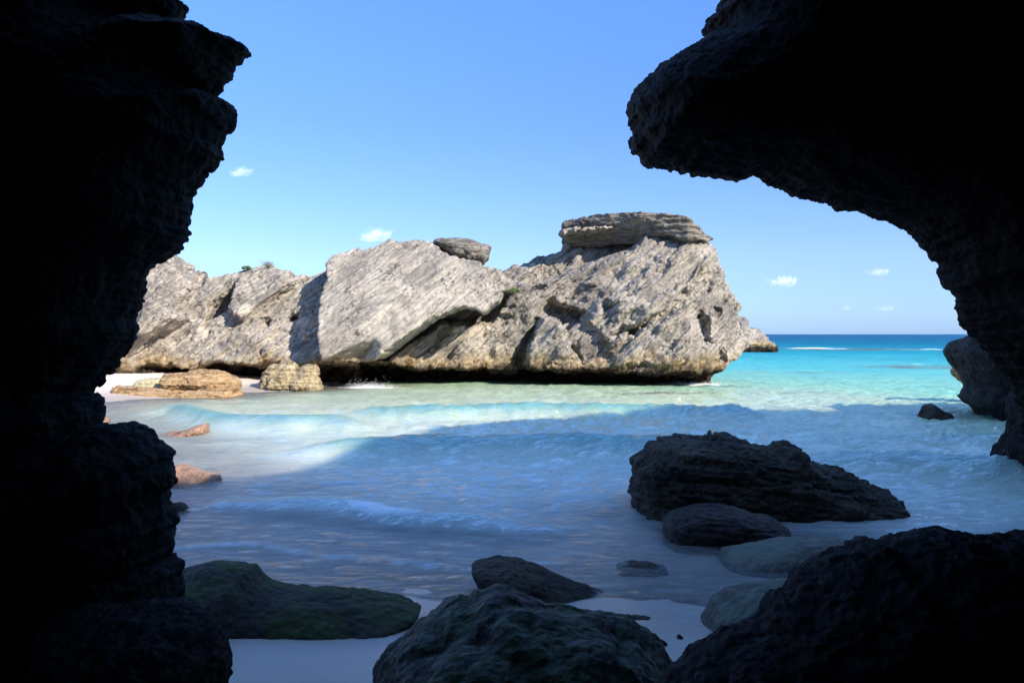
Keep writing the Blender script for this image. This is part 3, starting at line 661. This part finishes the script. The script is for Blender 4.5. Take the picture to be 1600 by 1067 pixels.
# western crag and slope
def front_B(PX, PY, X, Z):
    top = np.interp(PX, [100, 230, 280, 315, 400, 450, 520, 560], [440, 425, 400, 440, 415, 425, 410, 400])
    t_ = np.clip((PY - top) / (600 - top), 0, 1.1)
    p = 0.2 + 2.3 * t_ ** 0.8
    wv = wob(X, Z, 0.45, 5)
    p += 0.35 * wv
    # steps along the bedding
    u = (PX * math.sin(DIP) + PY * math.cos(DIP)) / 24.0 + 0.6 * wv
    p += 0.20 * (smooth(0.0, 0.25, u % 1) - (u % 1))
    # left crag stands proud
    p += 0.9 * plate(PX, PY, [(150, 380), (290, 400), (318, 445), (300, 480), (318, 500), (270, 530), (215, 560), (150, 560)], 5)
    p += 0.5 * plate(PX, PY, [(245, 500), (300, 470), (318, 495), (275, 528), (262, 520)], 3)
    # shaded recess in the slope
    p -= 0.9 * plate(PX, PY, [(340, 512), (343, 480), (383, 445), (376, 482), (352, 500)], 2.5)
    p += 0.5 * plate(PX, PY, [(383, 442), (396, 420), (455, 428), (470, 445), (400, 500), (378, 485)], 4)
    # notch at the water line
    nt_ = np.interp(PX, [150, 240, 275, 300, 330, 360, 380, 480, 520], [600, 592, 575, 565, 572, 560, 562, 565, 565]) + 5 * wob(X, Z, 1.3, 9)
    p -= np.interp(PX, [170, 260, 290, 400], [0.6, 1.4, 1.8, 2.4]) * smooth(-1, 7, PY - nt_)
    p -= 0.8 * blob(PX, PY, 268, 573, 16, 5) + 0.6 * blob(PX, PY, 470, 498, 9, 5, -0.5) + 0.5 * blob(PX, PY, 430, 505, 8, 5)
    return p
OUT_B = [(100, 640), (120, 460), (200, 435), (234, 423), (253, 410), (270, 402), (279, 399), (282, 407), (289, 409), (295, 417), (297, 426), (309, 425), (323, 425), (316, 433), (314, 445), (330, 440), (344, 437), (357, 432), (368, 426), (378, 423), (396, 417), (414, 413), (429, 415), (439, 423), (449, 424), (455, 426), (456, 437), (468, 435), (480, 431), (492, 429), (505, 424), (514, 416), (528, 409), (560, 405), (560, 640)]
V, Q = far_solid(OUT_B, 32.6, front_B, 3.0, 0.055, 0.18, 0.14, 0.8, 101, (BN, 0.34, 0.065))
mesh('slope', V, Q, M['lime'], form)
# great tilted slab in the middle
def front_C(PX, PY, X, Z):
    p = 1.6 + 0.0126 * (PY - 400) + 0.10 * wob(X, Z, 0.5, 15)
    u = (PX * math.sin(DIP) + PY * math.cos(DIP)) / 13.0 + 0.5 * wob(X, Z, 0.5, 16)
    p += 0.07 * (smooth(0.0, 0.3, u % 1) - (u % 1))
    p += 0.25 * blob(PX, PY, 600, 480, 60, 50)
    p -= 1.0 * smooth(0, 14, (PY - 525) + 0.45 * (PX - 605) * (PX < 605))  * (1 - smooth(575, 625, PX))
    return p
OUT_C = [(524, 500), (522, 470), (530, 440), (524, 416), (533, 405), (550, 400), (569, 393), (573, 398), (602, 389), (609, 383), (614, 380), (620, 380), (624, 384), (659, 381), (677, 382), (684, 390), (692, 396), (722, 411), (752, 413), (758, 420), (770, 438), (786, 462), (780, 475), (758, 491), (742, 484), (728, 482), (712, 488), (696, 496), (680, 503), (662, 516), (644, 527), (628, 541), (612, 553), (604, 557), (570, 562), (535, 562), (526, 530)]
V, Q = far_solid(OUT_C, 32.2, front_C, 2.5, 0.05, 0.14, 0.05, 0.8, 103, (BN, 0.28, 0.040))
mesh('slab', V, Q, M['lime'], form)
# body below the slab and the great eastern bluff
def front_D(PX, PY, X, Z):
    top = np.interp(PX, [500, 760, 850, 1000, 1110, 1160], [420, 425, 390, 372, 390, 500])
    t_ = np.clip((PY - top) / (600 - top), 0, 1.1)
    p = 0.4 + np.interp(PX, [500, 640, 800, 900, 1030, 1110, 1160], [1.3, 1.5, 1.7, 2.4, 2.9, 2.0, 0.8]) * t_ ** 0.75
    p += 0.5 * np.interp(PX, [800, 900, 1000, 1090, 1150], [0, 0.3, 1.0, 1.0, 0])
    wv = wob(X, Z, 0.4, 25); p += 0.40 * wv
    u = (PX * math.sin(DIP) + PY * math.cos(DIP)) / 30.0 + 0.7 * wv
    p += 0.22 * (smooth(0.0, 0.25, u % 1) - (u % 1))
    QX0, QY0 = PX + 6 * wob(X, Z, 1.1, 45), PY + 6 * wob(X, Z, 1.1, 47)
    # hollow under the cap facing away from the sun
    p -= 1.8 * plate(PX, PY, [(770, 405), (845, 370), (1010, 360), (990, 388), (930, 412), (880, 432), (835, 446), (790, 441)], 4)
    # long facets stepping back along the beds
    p += 0.45 * plate(QX0, QY0, [(905, 500), (1040, 395), (1100, 400), (1060, 450), (940, 540)], 5) + 0.35 * plate(QX0, QY0, [(925, 570), (1000, 505), (1060, 470), (1052, 560)], 5)
    # wedge blocks and their shaded sides
    p += 0.75 * plate(PX, PY, [(845, 497), (868, 503), (878, 535), (908, 574), (840, 576), (818, 574), (822, 540)], 3)
    p -= 0.8 * plate(PX, PY, [(838, 500), (800, 560), (806, 580), (822, 575), (824, 540)], 3)
    p -= 1.0 * plate(PX, PY, [(843, 492), (858, 468), (880, 480), (910, 490), (905, 505), (882, 520), (870, 503)], 3)
    # jagged sockets broken out along the beds
    jx, jy = 5 * wob(X, Z, 1.6, 41), 5 * wob(X, Z, 1.6, 43); QX, QY = PX + jx, PY + jy
    for cut, poly in [(0.3, [(880, 470), (905, 447), (925, 450), (905, 468)]), (0.55, [(926, 490), (930, 476), (940, 470), (948, 482), (940, 492)]), (0.7, [(946, 524), (958, 512), (986, 510), (975, 522)]),
                      (0.75, [(1066, 500), (1074, 490), (1084, 500), (1087, 535), (1078, 538)]), (0.5, [(1092, 492), (1098, 480), (1108, 484), (1103, 495)]), (0.6, [(1096, 560), (1100, 542), (1110, 546), (1108, 562)]),
                      (0.4, [(886, 545), (892, 540), (906, 572), (900, 575)]), (0.4, [(912, 556), (930, 545), (944, 552), (938, 566)]), (0.4, [(812, 462), (835, 446), (850, 450), (838, 464)]), (0.45, [(762, 515), (780, 492), (802, 498), (790, 515)])]:
        p -= 0.8 * cut * plate(QX, QY, poly, 4.0)
    # recess beneath the middle slab
    p -= 1.3 * plate(PX, PY, [(604, 560), (700, 482), (730, 470), (800, 460), (770, 500), (735, 508), (690, 505), (640, 540), (615, 560)], 5)
    p -= 1.4 * plate(PX, PY, [(480, 400), (530, 400), (530, 620), (480, 620)], 6)
    nt_ = np.interp(PX, [500, 560, 700, 800, 850, 950, 1040, 1100], [560, 560, 574, 576, 572, 577, 579, 574]) + 4 * wob(X, Z, 1.3, 29)
    p -= np.interp(PX, [500, 960, 1040, 1100], [2.6, 2.6, 2.0, 1.3]) * smooth(-1, 7, PY - nt_)
    return p
OUT_D = [(490, 640), (490, 470), (520, 430), (600, 420), (700, 420), (758, 420), (774, 421), (788, 413), (800, 407), (813, 400), (824, 398), (834, 391), (845, 385), (860, 387), (875, 384), (878, 364), (940, 356), (1040, 362), (1098, 381), (1112, 398), (1116, 410), (1118, 428), (1122, 440), (1136, 458), (1143, 470), (1148, 485), (1145, 497), (1149, 512), (1158, 524), (1157, 542), (1142, 551), (1124, 560), (1112, 564), (1104, 575), (1094, 583), (1094, 600), (1070, 640)]
V, Q = far_solid(OUT_D, 33.4, front_D, 3.5, 0.05, 0.20, 0.15, 0.8, 105, (BN, 0.34, 0.075))
mesh('bluff', V, Q, M['lime_bluff'], form)
def front_cap(PX, PY, X, Z):
    p = np.interp(PX, [868, 900, 1000, 1060, 1107], [-0.9, -0.4, 1.1, 1.7, 1.1]) + 0.22 * wob(X, Z, 0.7, 35)
    v = (Z + 0.03 * X) / 0.23 + 0.4 * wob(X, Z, 0.5, 36)
    return p + np.interp(PX, [900, 1020], [0.03, 0.10]) * (np.abs((v % 1) - 0.5) * 2 - 0.5) - 0.9 * smooth(345, 386, PY) * (1 - smooth(980, 1030, PX))
OUT_cap = [(878, 388), (873, 374), (872, 362), (876, 356), (873, 346), (881, 339), (905, 336), (935, 334), (986, 336), (1010, 339), (1034, 341), (1055, 346), (1070, 354), (1088, 366), (1108, 376), (1100, 381), (1080, 380), (1058, 383), (1037, 373), (1007, 373), (992, 380), (950, 384), (910, 388)]
V, Q = far_solid(OUT_cap, 33.2, front_cap, 2.2, 0.05, 0.10, 0.06, 0.8, 107, ((0.05, 0, 1), 0.22, 0.022))
mesh('cap_rock', V, Q, M['lime_cap'], form)
V, Q = boulder([(676, 384), (680, 375), (692, 371), (737, 375), (767, 386), (765, 396), (764, 405), (756, 415), (750, 411), (728, 416), (722, 408), (707, 404), (689, 392)],
               31.8, 0.8, 0.7, 0.3, vox=0.045, amp=0.07, scale=0.8, seed=109, strata=((0, 0, 1), 0.2, 0.02))
tag(mesh('balanced_rock', V, Q, M['lime_cap']), 'angular loose boulder balanced on top of the middle slab', 'boulder')
V, Q = boulder([(1120, 570), (1120, 505), (1145, 498), (1160, 497), (1163, 505), (1164, 512), (1172, 514), (1181, 518), (1193, 527), (1200, 533), (1206, 538), (1205, 560), (1120, 570)],
               92, 4, 5, 1.6, vox=0.16, amp=0.4, scale=2.2, seed=111, strata=((-.1, 0, 1), 0.9, 0.2), bottom=-1.5)
tag(mesh('rock_headland', V, Q, M['lime_grey']), 'distant low rocky point jutting out behind the grey formation', 'rock headland')

# ------------------------------------------------------------------ shrubs on the formation
def leafy(name, label, px, py, d, rad, n, leaf, mat, seed, twigs=0):
    rs = np.random.RandomState(seed); x0, z0 = W(px, py, d); V = []; Q = []
    P = rs.normal(size=(n, 3)); P /= np.linalg.norm(P, axis=1)[:, None]; P *= (rs.rand(n) ** 0.4)[:, None] * np.array([rad, rad * 0.8, rad * 0.6]); P[:, 2] = np.abs(P[:, 2])
    for p in P:
        a = rs.normal(size=3); a /= np.linalg.norm(a); b = np.cross(a, rs.normal(size=3)); b /= np.linalg.norm(b)
        c = p + (x0, d, z0); i = len(V); V += [c - a * leaf, c + b * leaf * .4, c + a * leaf, c - b * leaf * .4]; Q.append((i, i + 1, i + 2, i + 3))
    o = empty(name, (x0, d, z0)); tag(o, label, 'shrub', 'shrubs on top of the formation')
    mesh('foliage', V, Q, M[mat], o, smoothed=False)
    V = []; Q = []
    for k in range(twigs):
        p = rs.normal(size=3) * (rad, rad * .6, rad * .3); p[2] = abs(p[2]) + rad * .7; c0 = np.array([x0, d, z0 - 0.1]); c1 = c0 + p; w = 0.008
        i = len(V); V += [c0 + (-w, 0, 0), c0 + (w, 0, 0), c0 + (0, w, 0), c1 + (-w / 3, 0, 0), c1 + (w / 3, 0, 0), c1 + (0, w / 3, 0)]
        Q += [(i, i + 1, i + 4, i + 3), (i + 1, i + 2, i + 5, i + 4), (i + 2, i, i + 3, i + 5)]
    if twigs: mesh('twigs', V, Q, M['twig'], o, smoothed=False)
def plain(name, a, b):
    t = NT(name); return t.principled(t.ramp(t.noise(30, 2), [(0.35, a), (0.65, b)]), 0.7, None, 0.2)
M['leaf'] = plain('shrub_leaf', (0.05, 0.085, 0.025), (0.13, 0.19, 0.07)); M['dry'] = plain('dry_leaf', (0.13, 0.14, 0.07), (0.25, 0.26, 0.15)); M['twig'] = plain('twig_bark', (0.16, 0.13, 0.10), (0.26, 0.22, 0.18))
leafy('shrub', 'small dark green shrub on the crest of the sloping crag', 385, 420, 32.3, 0.20, 260, 0.045, 'leaf', 1, 10)
leafy('shrub', 'twiggy half-bare shrub beside the small green shrub on the crest', 419, 415, 32.3, 0.26, 110, 0.03, 'dry', 2, 60)
leafy('shrub', 'green tuft in the saddle below the shaded hollow of the bluff', 804, 457, 31.7, 0.30, 300, 0.045, 'leaf', 3, 6)
leafy('shrub', 'small pale green tuft in the gully left of the tilted slab', 519, 432, 31.6, 0.15, 120, 0.04, 'leaf', 4, 4)
leafy('shrub', 'sparse grey-green tuft on the crag face below the crest shrubs', 397, 432, 31.9, 0.20, 110, 0.04, 'dry', 5, 4)

def droplets(name, label, cx, cy, z0, rx, ry, rz, n, r, seed):
    rs = np.random.RandomState(seed); V = []; Q = []
    oc = np.array([(1, 0, 0), (-1, 0, 0), (0, 1, 0), (0, -1, 0), (0, 0, 1), (0, 0, -1)]); tri = [(0, 2, 4), (2, 1, 4), (1, 3, 4), (3, 0, 4), (2, 0, 5), (1, 2, 5), (3, 1, 5), (0, 3, 5)]
    for k in range(n):
        c = np.array([cx + rs.normal() * rx, cy + rs.normal() * ry, z0 + abs(rs.normal()) * rz * math.exp(-abs(rs.normal()))]); s_ = r * (0.4 + rs.rand())
        i = len(V); V += list(c + oc * s_ * (1, 1, 1.4)); Q += [(a + i, b + i, d + i) for a, b, d in tri]
    return tag(mesh(name, V, Q, M['spray']), label, 'splash', 'splashes of sea spray', 'stuff')
M['spray'] = plain('sea_spray_foam', (0.75, 0.78, 0.8), (0.85, 0.86, 0.87))
droplets('sea_spray', 'white splash of surf against the dark notch below the slab', -5.2, 29.3, 0.03, 0.40, 0.15, 0.13, 1800, 0.007, 1)
droplets('sea_spray', 'white spray breaking under the overhanging tip of the bluff', 7.3, 31.4, 0.03, 0.7, 0.3, 0.07, 1300, 0.007, 2)
droplets('sea_spray', 'small spray of drops in front of the dark rock foot at right', 6.75, 11.0, 0.06, 0.16, 0.1, 0.20, 160, 0.004, 3)
for k, (px, py, sz) in enumerate([(1028, 1036, 9), (1036, 1044, 6), (1062, 998, 5)]):
    V, Q = boulder([(px - sz, py + sz * .6), (px - sz * .6, py - sz * .4), (px, py - sz * .6), (px + sz, py + sz * .2), (px + sz, py + sz)], 5.0 - 0.15 * (k < 2), 0.03, 0.03, 0.012, vox=0.004, amp=0.003, scale=0.04, kind='smooth', seed=200 + k, bottom=-0.5)
    V[:, 2] += float(sand_z(np.array([V[:, 0].mean()]), np.array([V[:, 1].mean()]))[0]) + 0.01 - V[:, 2].min() - 0.02
    tag(mesh('pebble', V, Q, M['block']), ['dark pebble on the sand right of the mossy boulder, largest of three', 'middle one of three dark pebbles on the sand beside the mossy boulder', 'smallest dark pebble off the tip of the half-buried rock'][k], 'pebble', 'pebbles on the shaded sand')

# ------------------------------------------------------------------ clouds, kilometres away
def cloud(px, py, wpx, hpx, d, dens, seed, label):
    rs = np.random.RandomState(seed); x0, z0 = W(px, py, d); k = d / F
    bpy_v = []; bpy_q = []
    nu, nv = 28, 16
    th = np.linspace(0, 2 * math.pi, nu, endpoint=False); ph = np.linspace(0.02, math.pi - 0.02, nv)
    T_, P_ = np.meshgrid(th, ph)
    D_ = np.stack([np.sin(P_) * np.cos(T_), np.sin(P_) * np.sin(T_), np.cos(P_)], -1).reshape(-1, 3)
    r = 1 + 0.35 * fbm(D_ * 1.6 + seed, 3, seed)
    V = D_ * r[:, None] * np.array([wpx * k, wpx * k * 0.6, hpx * k]); V[:, 2] = np.where(V[:, 2] < 0, V[:, 2] * 0.45, V[:, 2])
    i = np.arange(nu * nv).reshape(nv, nu); j = np.roll(i, -1, 1)
    Q = np.stack([i[:-1], i[1:], j[1:], j[:-1]], -1).reshape(-1, 4)
    caps = []
    V = np.concatenate([V, V[:nu].mean(0)[None], V[-nu:].mean(0)[None]]); n0 = nu * nv
    t = NT('cloud_vapour')
    tcn = t.n('ShaderNodeTexCoord'); mp = t.mapped((1 / (wpx * k), 1 / (wpx * k * .6), 1 / (hpx * k)), src=tcn.outputs['Object'])
    ln = t.n('ShaderNodeVectorMath', operation='LENGTH'); t.l(mp, ln.inputs[0])
    mp2 = t.mapped((1 / (hpx * k),) * 3, src=tcn.outputs['Object']); 
    nz = t.noise(1.3, 6, 0.65, mp2)
    f = t.math('SUBTRACT', t.math('ADD', -0.85, t.math('MULTIPLY', nz, 3.2)), ln.outputs['Value'])
    f = t.rng(f, 0.0, 0.9, 0.0, dens / (wpx * k))
    vs = t.n('ShaderNodeVolumePrincipled'); vs.inputs['Color'].default_value = (1, 1, 1, 1); vs.inputs['Anisotropy'].default_value = -0.1
    t.l(f, vs.inputs['Density']); t.l(vs.outputs[0], t.out.inputs['Volume'])
    ks = [tuple(q) for q in Q]; 
    q1 = [(i[0, a], i[0, (a + 1) % nu], n0, n0) for a in range(nu)]; q2 = [(i[-1, (a + 1) % nu], i[-1, a], n0 + 1, n0 + 1) for a in range(nu)]
    me = bpy.data.meshes.new('cloud'); me.from_pydata([tuple(v) for v in V], [], [tuple(int(c) for c in q) for q in ks] + [tuple(int(c) for c in q[:3]) for q in q1 + q2]); me.update()
    me.materials.append(t.m)
    o = bpy.data.objects.new('cloud', me); COL.objects.link(o); o.location = (x0, d, z0)
    tag(o, label, 'cloud', 'small clouds in the blue sky')
cloud(1222, 441, 30, 16, 4000, 3.25, 1, 'bright white puff of cloud low over the sea right of the bluff')
cloud(1372, 426, 24, 11, 4000, 1.69, 2, 'small faint cloud between the bright puff and the arch')
cloud(584, 369, 36, 20, 4000, 1.43, 3, 'soft cloud just above the tilted slab')
cloud(374, 270, 26, 15, 4000, 1.04, 4, 'thin pinkish wisp of cloud beside the left cave wall')
cloud(1383, 483, 22, 8, 6000, 0.78, 5, 'faint flat cloud above the horizon below the small faint cloud')
cloud(1322, 481, 9, 8, 6000, 0.91, 6, 'tiny dot of cloud close above the horizon')

print('verts', sum(len(o.data.vertices) for o in bpy.data.objects if o.type == 'MESH'))
